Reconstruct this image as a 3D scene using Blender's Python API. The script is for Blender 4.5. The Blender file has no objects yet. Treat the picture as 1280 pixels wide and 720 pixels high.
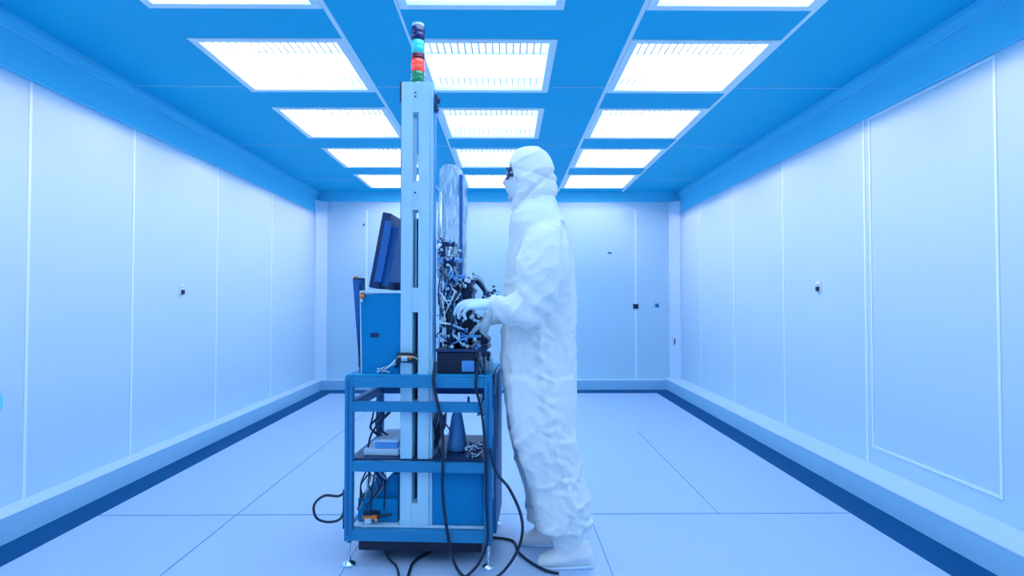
import bpy, bmesh, math, random
from mathutils import Vector, Matrix, noise
V = Vector
col = bpy.context.scene.collection
F = 711.11; CAMZ = 1.12; PITCH = math.atan(15 / F); YAW = -math.atan(6 / F)
CR = (Matrix.Rotation(YAW, 3, 'Z') @ Matrix.Rotation(math.pi / 2 + PITCH, 3, 'X'))
def K(px, py, Y):
    "world point at depth Y that the photograph shows at px, py"
    d = CR @ V(((px - 640) / F, (360 - py) / F, -1.0))
    d *= Y / d.y
    return V((d.x, d.y, d.z + CAMZ))

# ------------------------------------------------------------------ materials
def mat(name, color, rough=.5, metal=0, var=.06, scale=6, bump=0, emit=None, strength=0, trans=0, alpha=1, spec=.5, coat=0, sheen=0):
    m = bpy.data.materials.new(name); m.use_nodes = True
    nt = m.node_tree; b = nt.nodes['Principled BSDF']
    tc = nt.nodes.new('ShaderNodeTexCoord'); n = nt.nodes.new('ShaderNodeTexNoise')
    n.inputs['Scale'].default_value = scale; n.inputs['Detail'].default_value = 3
    nt.links.new(tc.outputs['Object'], n.inputs['Vector'])
    r = nt.nodes.new('ShaderNodeMix'); r.data_type = 'RGBA'
    lo = [max(0, c * (1 - var)) for c in color]; hi = [min(1, c * (1 + var)) for c in color]
    r.inputs[6].default_value = (*lo, 1); r.inputs[7].default_value = (*hi, 1)
    nt.links.new(n.outputs['Fac'], r.inputs[0]); nt.links.new(r.outputs[2], b.inputs['Base Color'])
    b.inputs['Roughness'].default_value = rough; b.inputs['Metallic'].default_value = metal
    b.inputs['Specular IOR Level'].default_value = spec
    b.inputs['Transmission Weight'].default_value = trans; b.inputs['Alpha'].default_value = alpha
    b.inputs['Coat Weight'].default_value = coat; b.inputs['Sheen Weight'].default_value = sheen
    if emit: b.inputs['Emission Color'].default_value = (*emit, 1); b.inputs['Emission Strength'].default_value = strength
    if bump:
        bp = nt.nodes.new('ShaderNodeBump'); bp.inputs['Strength'].default_value = bump; bp.inputs['Distance'].default_value = .01
        n2 = nt.nodes.new('ShaderNodeTexNoise'); n2.inputs['Scale'].default_value = scale * 4
        nt.links.new(tc.outputs['Object'], n2.inputs['Vector']); nt.links.new(n2.outputs['Fac'], bp.inputs['Height'])
        nt.links.new(bp.outputs['Normal'], b.inputs['Normal'])
    return m
M = dict(
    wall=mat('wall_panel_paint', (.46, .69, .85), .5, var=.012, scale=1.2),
    joint=mat('joint_strip', (.72, .90, 1.0), .4, var=.01),
    header=mat('header_paint', (.085, .62, .88), .55, var=.02, scale=1.5, spec=.2),
    header2=mat('header_trim_paint', (.16, .68, .92), .55, var=.02, scale=1.5, spec=.2),
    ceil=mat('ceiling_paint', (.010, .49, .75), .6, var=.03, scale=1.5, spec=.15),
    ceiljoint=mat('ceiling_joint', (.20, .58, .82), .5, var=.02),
    floor=mat('vinyl_floor', (.43, .585, .83), .32, var=.02, scale=2.0, spec=.35),
    floorseam=mat('floor_seam', (.08, .30, .62), .5, var=.02),
    ledge=mat('ledge_vinyl', (.55, .75, .95), .45, var=.015),
    curb=mat('curb_vinyl', (.30, .62, .88), .5, var=.02),
    stripe=mat('navy_floor_stripe', (.0, .085, .25), .6, var=.05, spec=.12),
    frame=mat('fixture_frame', (.82, .97, 1.0), .45, var=.02),
    lampwhite=mat('louvre_white', (.85, .93, 1.0), .5, var=.01),
    alu=mat('anodised_aluminium', (.50, .78, .90), .42, metal=.15, var=.05, scale=14),
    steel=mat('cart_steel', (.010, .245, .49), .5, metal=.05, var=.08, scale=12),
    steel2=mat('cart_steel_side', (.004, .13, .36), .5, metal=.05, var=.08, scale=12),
    chrome=mat('chrome', (.75, .88, 1.0), .16, metal=1, var=.03),
    bluebox=mat('blue_enamel', (.001, .245, .53), .55, spec=.15, var=.05, scale=5),
    bluebox2=mat('mid_blue_enamel', (.01, .30, .58), .55, spec=.2, var=.05, scale=5),
    black=mat('black_plastic', (.004, .012, .04), .4, var=.2),
    navy=mat('navy_plastic', (.006, .035, .13), .42, var=.15),
    rubber=mat('cable_rubber', (.005, .02, .06), .45, var=.15),
    screen=mat('screen_glass', (.003, .01, .03), .12, var=.05),
    rear=mat('monitor_rear', (.01, .13, .42), .5, var=.06),
    orange=mat('orange_plastic', (.95, .22, .03), .4, var=.08),
    pale=mat('pale_plastic', (.62, .82, .98), .4, var=.05),
    midblue=mat('mid_blue_plastic', (.10, .38, .80), .4, var=.08),
    brass=mat('brass_fitting', (.75, .50, .30), .3, metal=.8, var=.05),
    suit=mat('coverall_fabric', (.89, .925, .91), .72, var=.015, scale=9, bump=.10, sheen=.15),
    hoodm=mat('hood_fabric', (.97, .95, .90), .72, var=.015, scale=9, bump=.10, sheen=.15),
    seam=mat('seam_tape', (.86, .96, 1.0), .6, var=.01),
    glove=mat('glove_latex', (.70, .88, .97), .4, var=.02),
    mask=mat('mask_fabric', (.92, .94, .96), .7, var=.02, bump=.1),
    skin=mat('skin', (.62, .60, .66), .5, var=.04),
    eye=mat('eye', (.75, .85, .95), .2, var=.02),
    goggle=mat('goggle_frame', (.006, .04, .16), .3, var=.1),
    boot=mat('boot_cover_fabric', (.93, .93, .92), .6, var=.02, bump=.1),
    lnavy=mat('lens_navy', (.006, .008, .14), .25, var=.2, coat=.5),
    lteal=mat('lens_teal', (.05, .62, .60), .25, emit=(.03, .62, .60), strength=.28, coat=.5),
    lmaroon=mat('lens_maroon', (.20, .005, .04), .25, var=.2, coat=.5),
    lred=mat('lens_red', (.95, .07, .05), .25, emit=(1, .06, .04), strength=.55, coat=.5),
    lgreen=mat('lens_green', (.0, .26, .12), .25, emit=(0, .5, .2), strength=.08, coat=.5),
)
def emission(name, c, s):
    m = bpy.data.materials.new(name); m.use_nodes = True; nt = m.node_tree; nt.nodes.clear()
    e = nt.nodes.new('ShaderNodeEmission'); o = nt.nodes.new('ShaderNodeOutputMaterial')
    e.inputs[0].default_value = (*c, 1); e.inputs[1].default_value = s; nt.links.new(e.outputs[0], o.inputs[0]); return m
M['lamp'] = emission('lit_diffuser', (.62, .83, 1.0), 5.3)
M['lampside'] = emission('lit_reflector', (1.0, 1.0*.93, .90), 40.0)
def film():
    m = bpy.data.materials.new('clear_plastic_film'); m.use_nodes = True; nt = m.node_tree; b = nt.nodes['Principled BSDF']
    b.inputs['Base Color'].default_value = (.80, .92, 1, 1); b.inputs['Roughness'].default_value = .16
    t = nt.nodes.new('ShaderNodeBsdfTransparent'); t.inputs[0].default_value = (.80, .92, 1, 1)
    mx = nt.nodes.new('ShaderNodeMixShader'); n = nt.nodes.new('ShaderNodeTexNoise'); tc = nt.nodes.new('ShaderNodeTexCoord')
    mp = nt.nodes.new('ShaderNodeMapping'); mp.inputs['Scale'].default_value = (22, 22, 3.5)
    cr = nt.nodes.new('ShaderNodeMapRange'); cr.inputs[1].default_value = .38; cr.inputs[2].default_value = .66
    cr.inputs[3].default_value = .35; cr.inputs[4].default_value = .88
    nt.links.new(tc.outputs['Object'], mp.inputs[0]); nt.links.new(mp.outputs[0], n.inputs['Vector'])
    nt.links.new(n.outputs['Fac'], cr.inputs[0]); nt.links.new(cr.outputs[0], mx.inputs[0])
    nt.links.new(t.outputs[0], mx.inputs[1]); nt.links.new(b.outputs[0], mx.inputs[2])
    nt.links.new(mx.outputs[0], nt.nodes['Material Output'].inputs[0]); return m
M['film'] = film()

# ------------------------------------------------------------------ mesh builder
I4 = Matrix.Identity(4)
def catmull(pts, n=6):
    pts = [V(p) for p in pts]; out = []
    for i in range(len(pts) - 1):
        a = pts[max(i - 1, 0)]; b = pts[i]; c = pts[i + 1]; d = pts[min(i + 2, len(pts) - 1)]
        for k in range(n):
            t = k / n
            out.append(.5 * ((2 * b) + (c - a) * t + (2 * a - 5 * b + 4 * c - d) * t * t + (3 * b - a - 3 * c + d) * t ** 3))
    out.append(pts[-1]); return out
class MB:
    def __init__(s, T=I4): s.v = []; s.f = []; s.m = []; s.sm = []; s.mats = []; s.T = T
    def mi(s, m):
        if m not in s.mats: s.mats.append(m)
        return s.mats.index(m)
    def raw(s, vs, fs, m, smooth=False, T=None):
        k = len(s.v); T = s.T @ T if T is not None else s.T
        s.v += [T @ V(p) for p in vs]; j = s.mi(m)
        for f in fs: s.f.append([k + i for i in f]); s.m.append(j); s.sm.append(smooth)
        return s
    def box(s, a, b, m, bev=0, T=None):
        x0, y0, z0 = a; x1, y1, z1 = b
        if bev <= 0:
            vs = [(x0,y0,z0),(x1,y0,z0),(x1,y1,z0),(x0,y1,z0),(x0,y0,z1),(x1,y0,z1),(x1,y1,z1),(x0,y1,z1)]
            return s.raw(vs, [(0,3,2,1),(4,5,6,7),(0,1,5,4),(1,2,6,5),(2,3,7,6),(3,0,4,7)], m, T=T)
        bm = bmesh.new(); bmesh.ops.create_cube(bm, size=1)
        for v in bm.verts: v.co = V(((x0+x1)/2 + v.co.x*(x1-x0), (y0+y1)/2 + v.co.y*(y1-y0), (z0+z1)/2 + v.co.z*(z1-z0)))
        bev = min(bev, .45*min(abs(x1-x0), abs(y1-y0), abs(z1-z0)))
        bmesh.ops.bevel(bm, geom=bm.edges[:], offset=bev, segments=2, affect='EDGES', profile=.5)
        bm.verts.index_update()
        s.raw([v.co.copy() for v in bm.verts], [[v.index for v in f.verts] for f in bm.faces], m, T=T); bm.free(); return s
    def rings(s, rings, m, cap=True, smooth=True, closed=True, T=None):
        n = len(rings[0]); vs = [p for r in rings for p in r]; fs = []
        for i in range(len(rings) - 1):
            for k in range(n if closed else n - 1):
                k2 = (k + 1) % n; fs.append((i*n+k, i*n+k2, (i+1)*n+k2, (i+1)*n+k))
        if cap: fs += [tuple(range(n-1, -1, -1)), tuple((len(rings)-1)*n + k for k in range(n))]
        return s.raw(vs, fs, m, smooth, T)
    def cyl(s, p, q, r, m, r2=None, n=16, smooth=True, T=None):
        p, q = V(p), V(q); r2 = r if r2 is None else r2
        d = (q - p).normalized(); u = d.orthogonal().normalized(); w = d.cross(u)
        R = [[c + rr*(u*math.cos(2*math.pi*k/n) + w*math.sin(2*math.pi*k/n)) for k in range(n)] for c, rr in ((p, r), (q, r2))]
        return s.rings(R, m, smooth=smooth, T=T)
    def lathe(s, c, prof, m, n=20, axis=(0,0,1), T=None):
        c = V(c); d = V(axis).normalized(); u = d.orthogonal().normalized(); w = d.cross(u)
        R = [[c + d*h + max(r, 1e-4)*(u*math.cos(2*math.pi*k/n) + w*math.sin(2*math.pi*k/n)) for k in range(n)] for r, h in prof]
        return s.rings(R, m, T=T)
    def tube(s, pts, r, m, n=8, sub=6, T=None):
        P = catmull(pts, sub) if sub else [V(p) for p in pts]
        rr = r if callable(r) else (lambda t: r)
        d = (P[1]-P[0]).normalized(); u = d.orthogonal().normalized(); R = []
        for i, p in enumerate(P):
            e = (P[min(i+1, len(P)-1)] - P[max(i-1, 0)])
            if e.length > 1e-7: d = e.normalized()
            u = (u - d*u.dot(d)); u = u.normalized() if u.length > 1e-5 else d.orthogonal().normalized()
            w = d.cross(u); q = rr(i/(len(P)-1))
            R.append([p + q*(u*math.cos(2*math.pi*k/n) + w*math.sin(2*math.pi*k/n)) for k in range(n)])
        return s.rings(R, m, T=T)
    def ball(s, c, r, m, n=12, T=None):
        c = V(c); r = V((r,)*3) if not hasattr(r, '__len__') else V(r); R = []
        for i in range(n//2 + 1):
            a = math.pi*i/(n//2); q = max(math.sin(a), .001)
            R.append([c + V((r.x*q*math.cos(2*math.pi*k/n), r.y*q*math.sin(2*math.pi*k/n), -r.z*math.cos(a))) for k in range(n)])
        return s.rings(R, m, T=T)
    def prism(s, poly, y0, y1, m, T=None):
        "poly in (x, z), extruded along y"
        n = len(poly); vs = [(x, y0, z) for x, z in poly] + [(x, y1, z) for x, z in poly]
        fs = [tuple(range(n)), tuple(range(2*n-1, n-1, -1))] + [(i, i+n, (i+1)%n+n, (i+1)%n) for i in range(n)]
        return s.raw(vs, fs, m, T=T)
    def build(s, name, parent=None):
        me = bpy.data.meshes.new(name)
        if parent is not None: o0 = world_loc(parent)
        else:
            xs = [p.x for p in s.v]; ys = [p.y for p in s.v]; zs = [p.z for p in s.v]
            o0 = V(((min(xs)+max(xs))/2, (min(ys)+max(ys))/2, min(zs)))
        me.from_pydata([p - o0 for p in s.v], [], s.f)
        for m in s.mats: me.materials.append(m)
        me.polygons.foreach_set('material_index', s.m); me.polygons.foreach_set('use_smooth', s.sm)
        me.update()
        bm = bmesh.new(); bm.from_mesh(me); bmesh.ops.recalc_face_normals(bm, faces=bm.faces[:]); bm.to_mesh(me); bm.free()
        o = bpy.data.objects.new(name, me); col.objects.link(o)
        if parent is not None: o.parent = parent
        else: o.location = o0
        return o
def world_loc(o):
    l = V(o.location)
    while o.parent: o = o.parent; l += V(o.location)
    return l
def tag(o, label=None, cat=None, group=None, kind=None):
    if label: o['label'] = label
    if cat: o['category'] = cat
    if group: o['group'] = group
    if kind: o['kind'] = kind
    return o
def empty(name, loc, label, cat, group=None):
    e = bpy.data.objects.new(name, None); e.empty_display_size = .1; col.objects.link(e); e.location = loc
    return tag(e, label, cat, group)
def struct(mb, name): return tag(mb.build(name), kind='structure')

# ------------------------------------------------------------------ the room
XL, XR, H = -2.42, 2.20, 2.50
YB, YF = 7.25, -2.2
HL = 2.24
fl = MB(); fl.box((XL-.1, YF-.1, -.1), (XR+.1, YB+.1, 0), M['floor'])
e = .0016
for a, b in (((-2.13, 2.996), (1.80, 3.002)),): fl.box((a[0], a[1], -.001), (b[0], b[1], e), M['floorseam'])
for x, y0, y1 in ((.43, YF, 2.996), (-.68, YF, 2.996), (1.11, 3.002, 4.9), (-1.41, YF, 7.1)):
    fl.box((x-.0022, y0, -.001), (x+.0022, y1, e), M['floorseam'])
struct(fl, 'floor')
# navy stripe bordering the floor, mitred at the back corners
st = MB()
CL, CRR, CB = XL+.12, XR-.21, 7.10
def quadbox(mb, pts, z0, z1, m):
    vs = [(x, y, z0) for x, y in pts] + [(x, y, z1) for x, y in pts]
    mb.raw(vs, [(0,1,2,3),(7,6,5,4)] + [(i, i+4, (i+1)%4+4, (i+1)%4) for i in range(4)], m)
quadbox(st, [(CL, YF), (CL+.175, YF), (CL+.175, CB-.24), (CL, CB)], -.001, .002, M['stripe'])
quadbox(st, [(CRR-.185, YF), (CRR, YF), (CRR, CB), (CRR-.185, CB-.24)], -.001, .002, M['stripe'])
quadbox(st, [(CL, CB), (CL+.175, CB-.24), (CRR-.185, CB-.24), (CRR, CB)], -.001, .002, M['stripe'])
struct(st, 'trim_1')
# plinth (curb) along the walls
def curb(name, a, b, h, side):
    mb = MB(); (x0, y0), (x1, y1) = a, b
    mb.box((x0, y0, 0), (x1, y1, h-.004), M['curb'])
    mb.box((x0-.002, y0-.002, h-.004), (x1+.002, y1+.002, h), M['ledge'], 0)  # paler cap: light from above put into the ledge colour
    struct(mb, name)
curb('baseboard_left', (XL, YF), (CL, YB), .125, 0)
curb('baseboard_right', (CRR, YF), (XR, YB), .132, 0)
curb('baseboard_back', (CL+.002, CB), (CRR-.002, YB), .12, 0)
# walls: flat panels with raised pale joint strips
def sidewall(name, X, s, seams, inset=()):
    mb = MB(); mb.box((min(X, X-.1*s), YF-.1, 0), (max(X, X-.1*s), YB+.1, 2.92), M['wall'])
    t = .004*s
    for y in seams: mb.box((min(X, X+t), y-.009, .13), (max(X, X+t), y+.009, HL), M['joint'])
    for (y0, y1, z0, z1) in inset:
        w = .007
        for q in ((y0, y0+2*w, z0+2*w, z1-2*w), (y1-2*w, y1, z0+2*w, z1-2*w), (y0, y1, z0, z0+2*w), (y0, y1, z1-2*w, z1)):
            mb.box((min(X, X+t*1.3), q[0], q[2]), (max(X, X+t*1.3), q[1], q[3]), M['joint'])
    struct(mb, name)
sidewall('wall_left', XL, 1, (.65, 1.75, 2.887, 3.69, 4.75, 5.85))
sidewall('wall_right', XR, -1, (.5, 1.5, 3.47, 4.50, 5.49, 6.45), ((2.52, 3.42, .235, 2.225),))
wb = MB(); wb.box((XL-.1, YB, 0), (XR+.1, YB+.1, 2.92), M['wall'])
for x in (-1.79, -.65, .5, 1.64): wb.box((x-.011, YB-.004, .12), (x+.011, YB, 2.27), M['joint'])
struct(wb, 'wall_back')
wf = MB(); wf.box((XL-.1, YF-.1, 0), (XR+.1, YF, 2.92), M['wall'])
for x in (-1.2, 0, 1.2): wf.box((x-.01, YF, .1), (x+.01, YF+.004, HL), M['joint'])
struct(wf, 'wall_front')
# header band and cove under the ceiling
def header(name, X, s):
    mb = MB()
    prof = [(X, HL), (X+.012*s, HL), (X+.012*s, 2.425), (X+.022*s, 2.425), (X+.035*s, 2.47), (X+.035*s, H+.002), (X, H+.002)]
    if s < 0: prof = prof[::-1]
    mb.prism(prof, YF, YB, M['header'])
    a, b = sorted((X, X+.015*s)); mb.box((a, YF, HL-.009), (b, YB, HL), M['header2'])
    a, b = sorted((X+.012*s, X+.024*s)); mb.box((a, YF, 2.423), (b, YB, 2.430), M['header2'])
    struct(mb, name)
header('trim_2', XL, 1); header('trim_3', XR, -1)
hb = MB(); hb.box((XL+.036, YB-.012, 2.38), (XR-.036, YB, H+.002), M['header']); hb.box((XL+.036, YB-.015, 2.372), (XR-.036, YB, 2.38), M['header2'])
struct(hb, 'trim_4')
# chamfered posts in the two back corners
for i, (X, s) in enumerate(((XL, 1), (XR, -1))):
    mb = MB(); pts = [(X, YB), (X+.13*s, YB), (X+.13*s, YB-.02), (X+.03*s, YB-.13), (X, YB-.13)]
    vs = [(x, y, .12) for x, y in pts] + [(x, y, 2.37) for x, y in pts]; n = 5
    mb.raw(vs, [tuple(range(n)), tuple(range(2*n-1, n-1, -1))] + [(k, k+n, (k+1)%n+n, (k+1)%n) for k in range(n)], M['ledge'])
    struct(mb, 'trim_%d' % (5+i))
# ceiling with square openings for the fixtures
COLS = ((-1.69, -.87), (-.51, .27), (.657, 1.453))
ROWS = [1.90 + 1.079*k for k in range(-3, 5)]        # near edge of every row
DEP = .77
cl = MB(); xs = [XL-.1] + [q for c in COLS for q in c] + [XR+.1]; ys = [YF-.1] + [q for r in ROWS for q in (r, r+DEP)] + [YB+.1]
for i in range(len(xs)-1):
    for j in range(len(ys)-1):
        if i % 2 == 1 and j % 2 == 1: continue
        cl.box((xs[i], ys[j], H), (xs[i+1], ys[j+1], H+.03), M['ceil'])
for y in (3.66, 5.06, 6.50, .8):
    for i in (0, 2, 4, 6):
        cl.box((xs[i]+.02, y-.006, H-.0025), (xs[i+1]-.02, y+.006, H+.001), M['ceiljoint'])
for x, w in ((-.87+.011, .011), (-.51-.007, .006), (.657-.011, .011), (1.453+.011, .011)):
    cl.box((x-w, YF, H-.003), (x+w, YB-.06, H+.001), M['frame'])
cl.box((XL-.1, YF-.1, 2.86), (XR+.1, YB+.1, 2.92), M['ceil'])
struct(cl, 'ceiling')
WASH = 13.5
def fixture(x0, x1, y0, y1, label, group, wash=()):
    r = empty('ceiling_light', ((x0+x1)/2, (y0+y1)/2, H-.006), label, 'ceiling light', group)
    t = .002; a0, a1, b0, b1 = x0+t, x1-t, y0+t, y1-t; w = .042; z0, z1 = H-.006, H+.34
    fr = MB()
    fr.box((a0, b0, z0), (a0+w, b1, z0+.012), M['frame'], .003); fr.box((a1-w, b0, z0), (a1, b1, z0+.012), M['frame'], .003)
    fr.box((a0+w, b0, z0), (a1-w, b0+w, z0+.012), M['frame'], .003); fr.box((a0+w, b1-w, z0), (a1-w, b1, z0+.012), M['frame'], .003)
    i0, i1, j0, j1 = a0+w, a1-w, b0+w, b1-w
    for q in (((i0-.006, j0-.006, z0+.012), (i0, j1+.006, z1)), ((i1, j0-.006, z0+.012), (i1+.006, j1+.006, z1)),
              ((i0, j0-.006, z0+.012), (i1, j0, z1)), ((i0, j1, z0+.012), (i1, j1+.006, z1))): fr.box(*q, M['lampwhite'])
    fr.build('frame', r)
    df = MB(); df.box((i0, j0, z1-.012), (i1, j1, z1), M['lamp']); df.build('diffuser', r)
    for d in wash:      # added reddish area light hidden in the recess, brightening the upper wall
        ld = bpy.data.lights.new('added_wash_light', 'AREA'); ld.shape = 'RECTANGLE'; ld.size = .66; ld.size_y = .11; ld.energy = WASH*(.34 if d[1] else 1)
        ld.color = (1.0, .68, .60); ld.spread = math.radians(100)
        lo = bpy.data.objects.new('added_wash_light', ld); col.objects.link(lo); lo.parent = r
        lo.location = (-d[0]*(i1-i0)/2*.985, -d[1]*(j1-j0)/2*.985, .272)
        lo.rotation_euler = V((d[0], d[1], -.42)).to_track_quat('-Z', 'Y').to_euler()
    lv = MB(); lw = MB(); n = 18
    for k in range(1, n):
        x = i0 + (i1-i0)*k/n
        lv.box((x-.005, j0+.012, z0+.030), (x+.005, j0+.19, z0+.036), M['lampwhite'], .001)
        lw.box((x-.0035, j1-.13, z0+.030), (x+.0035, j1-.012, z0+.036), M['lampwhite'], .001)
    lv.box((i0, j0+.188, z0+.028), (i1, j0+.196, z0+.040), M['lampwhite']); lw.box((i0, j1-.136, z0+.028), (i1, j1-.13, z0+.040), M['lampwhite'])
    lv.build('louvre', r); lw.build('louvre', r)
cn = ('left', 'middle', 'right')
rn = ('third row behind the camera', 'second row behind the camera', 'first row behind the camera', 'cut off by the top edge', 'largest seen whole',
      'third from the front', 'fourth from the front', 'last before the back wall')
for j, y in enumerate(ROWS):
    for i, (a, b) in enumerate(COLS):
        fixture(a, b, y, y+DEP, 'square lit ceiling light, %s column, %s' % (cn[i], rn[j]), 'square recessed ceiling lights',
                [d for d, ok in (((-1, 0), i == 0), ((1, 0), i == 2), ((0, 1), j == 7)) if ok])
# small fittings on the walls
def plate(name, cen, n, w, h, label, cat, m1, m2, two=False):
    "n: direction out of the wall"
    cen = V(cen); n = V(n); u = V((0,0,1)).cross(n)
    R = Matrix((u, n, V((0,0,1)))).transposed().to_4x4(); T = Matrix.Translation(cen) @ R
    r = empty(name, cen, label, cat)
    mb = MB(T); mb.box((-w/2, 0, -h/2), (w/2, .008, h/2), m1, .002); mb.build('plate', r)
    mb = MB(T)
    if two: mb.box((-w*.3, .008, -h*.42), (w*.3, .022, -h*.02), m2, .003); mb.ball((0, .012, h*.25), w*.22, M['lampwhite'])
    else: mb.box((-w*.34, .008, -h*.34), (w*.34, .016, h*.34), m2, .003)
    mb.build('insert', r)
plate('wall_switch', K(228, 362, 4.24) * V((0,1,1)) + V((XL, 0, 0)), (1,0,0), .05, .085, 'small pale and black switch on the left wall', 'switch', M['pale'], M['black'], True)
plate('wall_switch', K(1026, 358, 3.99) * V((0,1,1)) + V((XR, 0, 0)), (-1,0,0), .05, .08, 'small pale and black switch on the right wall', 'switch', M['pale'], M['black'], True)
plate('recessed_pull', K(6, 502, 2.735) * V((0,1,1)) + V((XL, 0, 0)), (1,0,0), .03, .10, 'pale blue recessed pull on the left wall at the photo edge', 'handle', M['curb'], M['header2'])
plate('wall_socket', V((1.64, YB-.004, K(797, 383, YB).z)), (0,-1,0), .07, .062, 'small dark square socket on the back wall joint', 'socket', M['navy'], M['black'])
plate('wall_socket', V((K(821, 382, YB).x, YB, K(821, 382, YB).z)), (0,-1,0), .055, .05, 'small grey blue socket on the back wall right of the dark one', 'socket', M['midblue'], M['steel2'])
plate('junction_box', V((K(848, 427, YB-.08).x, YB-.085, K(848, 427, YB-.08).z)), (-.6,-.8,0), .16, .12, 'dark blue box low on the right back corner post', 'box', M['stripe'], M['navy'])
plate('wall_sensor', V((K(762, 316, YB).x, YB, K(762, 316, YB).z)), (0,-1,0), .07, .03, 'tiny grey sensor high on the back wall right of the person', 'sensor', M['pale'], M['steel2'])
plate('wall_sensor', V((K(455, 281, YB).x, YB, K(455, 281, YB).z)), (0,-1,0), .03, .03, 'tiny grey sensor on the back wall left of the monitor', 'sensor', M['midblue'], M['steel2'])

# ------------------------------------------------------------------ the cart
SC = 293.8
C0 = V((-.6875, 2.42, 0)); CT = Matrix.Translation(C0) @ Matrix.Rotation(-math.radians(3.2), 4, 'Z')
U = lambda px: (px-432)/SC
Z = lambda py: (704.5-py)/SC
def C(u, v, w): return CT @ V((u, v, w))
W, D = U(616), .50
cart = empty('equipment_cart', C(W/2, D/2, 0), 'blue steel equipment cart with tall slotted aluminium mast, standing on levelling feet', 'cart')
def part(name, fn, parent=cart, T=CT):
    mb = MB(T); fn(mb); return mb.build(name, parent)
pw = .034
for (u, v) in ((0, 0), (W-pw, 0), (0, D-pw), (W-pw, D-pw)):
    def f(mb, u=u, v=v):
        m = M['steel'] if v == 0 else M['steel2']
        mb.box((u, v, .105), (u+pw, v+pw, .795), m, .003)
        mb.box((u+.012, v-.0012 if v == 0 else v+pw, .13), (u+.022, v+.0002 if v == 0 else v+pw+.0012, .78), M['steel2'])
    part('post', f)
    def g(mb, u=u, v=v):
        c = (u+pw/2, v+pw/2)
        mb.cyl((*c, .018), (*c, .107), .007, M['chrome']); mb.cyl((*c, .085), (*c, .097), .013, M['chrome'], n=6, smooth=False)
        mb.lathe((*c, .0), [(.030, 0), (.030, .006), (.024, .013), (.010, .020), (.004, .024)], M['chrome'])
    part('levelling_foot', g)
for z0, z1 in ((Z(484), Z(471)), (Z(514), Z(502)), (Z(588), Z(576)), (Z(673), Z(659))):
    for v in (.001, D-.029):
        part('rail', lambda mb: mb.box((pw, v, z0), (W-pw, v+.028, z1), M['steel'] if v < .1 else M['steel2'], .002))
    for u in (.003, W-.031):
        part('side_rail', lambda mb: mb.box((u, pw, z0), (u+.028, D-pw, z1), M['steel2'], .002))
part('worktop', lambda mb: mb.box((.004, .004, .7955), (W-.004, D-.004, .803), M['bluebox2'], .002))
part('shelf', lambda mb: mb.box((pw-.006, .030, Z(576)), (W-pw+.006, D-.03, Z(576)+.008), M['navy'], .001))
part('shelf', lambda mb: mb.box((pw-.006, .030, Z(659)), (W-pw+.006, D-.03, Z(659)+.006), M['pale'], .001))
part('under_shade_box', lambda mb: mb.box((.05, .04, .052), (W-.05, D-.04, .104), M['black'], .003))  # black box added to deepen the shade beneath the cart
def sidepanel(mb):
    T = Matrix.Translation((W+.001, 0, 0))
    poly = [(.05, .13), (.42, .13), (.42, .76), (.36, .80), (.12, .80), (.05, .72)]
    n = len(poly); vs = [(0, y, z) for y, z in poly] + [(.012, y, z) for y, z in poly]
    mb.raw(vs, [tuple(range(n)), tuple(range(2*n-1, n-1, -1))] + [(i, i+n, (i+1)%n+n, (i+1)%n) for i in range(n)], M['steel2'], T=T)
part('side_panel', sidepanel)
# mast: two uprights joined by plates; the slots between are real gaps
mu0, mu1 = U(499.5), U(536); s0, s1 = U(514.5), U(521.5); mz0, mz1 = Z(658), Z(99); mv0, mv1 = .031, .115
mast = None
def f(mb):
    for a, b in ((mu0, s0), (s1, mu1)):
        mb.box((a, mv0, mz0), (b, mv1, mz1), M['alu'], .003)
    mb.box((mu1, mv0+.010, mz0), (mu1+.012, mv1-.004, mz1-.004), M['alu'], .002)        # side flange
    mb.box((mu0-.010, mv0+.03, Z(470)), (mu0, mv1-.01, mz1+.01), M['steel2'], .002)      # dark guide strip on the left edge
    mb.box((mu1+.012, mv0+.03, Z(470)), (mu1+.017, mv1-.02, mz1-.03), M['midblue'], .001)
mast = part('mast', f)
for y0, y1 in ((138, 99.5), (262, 225), (391, 360), (513, 502), (588, 576), (657, 629)):
    part('mast_plate', lambda mb: mb.box((s0-.0005, mv0+.002, Z(y0)), (s1+.0005, mv1-.002, Z(y1)), M['alu'], .001), mast)
part('slot_strip', lambda mb: mb.box((s0-.001, mv1-.012, Z(657)), (s1+.001, mv1-.006, Z(270)), M['navy'], .0005), mast)
part('slot_strip', lambda mb: mb.box((s0+.006, mv0+.03, Z(360)), (s0+.011, mv0+.04, Z(270)), M['chrome'], .0005), mast)
for y in (113, 118, 240): part('bolt', lambda mb: mb.cyl((U(517.5), mv0+.003, Z(y)), (U(517.5), mv0-.001, Z(y)), .004, M['navy'], n=6), mast)
def f(mb):
    u = mu1+.017; mb.box((u, .05, Z(136)), (u+.012, .075, Z(113)), M['navy'], .003); mb.ball((u+.014, .06, Z(121)), (.010, .012, .014), M['navy']); mb.ball((u+.009, .06, Z(133)), (.008, .01, .008), M['navy'])
part('cable_gland', f)
part('guide_cap', lambda mb: mb.box((mu0-.013, .05, Z(122)), (mu0-.001, .09, Z(96)), M['navy'], .003))

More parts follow.
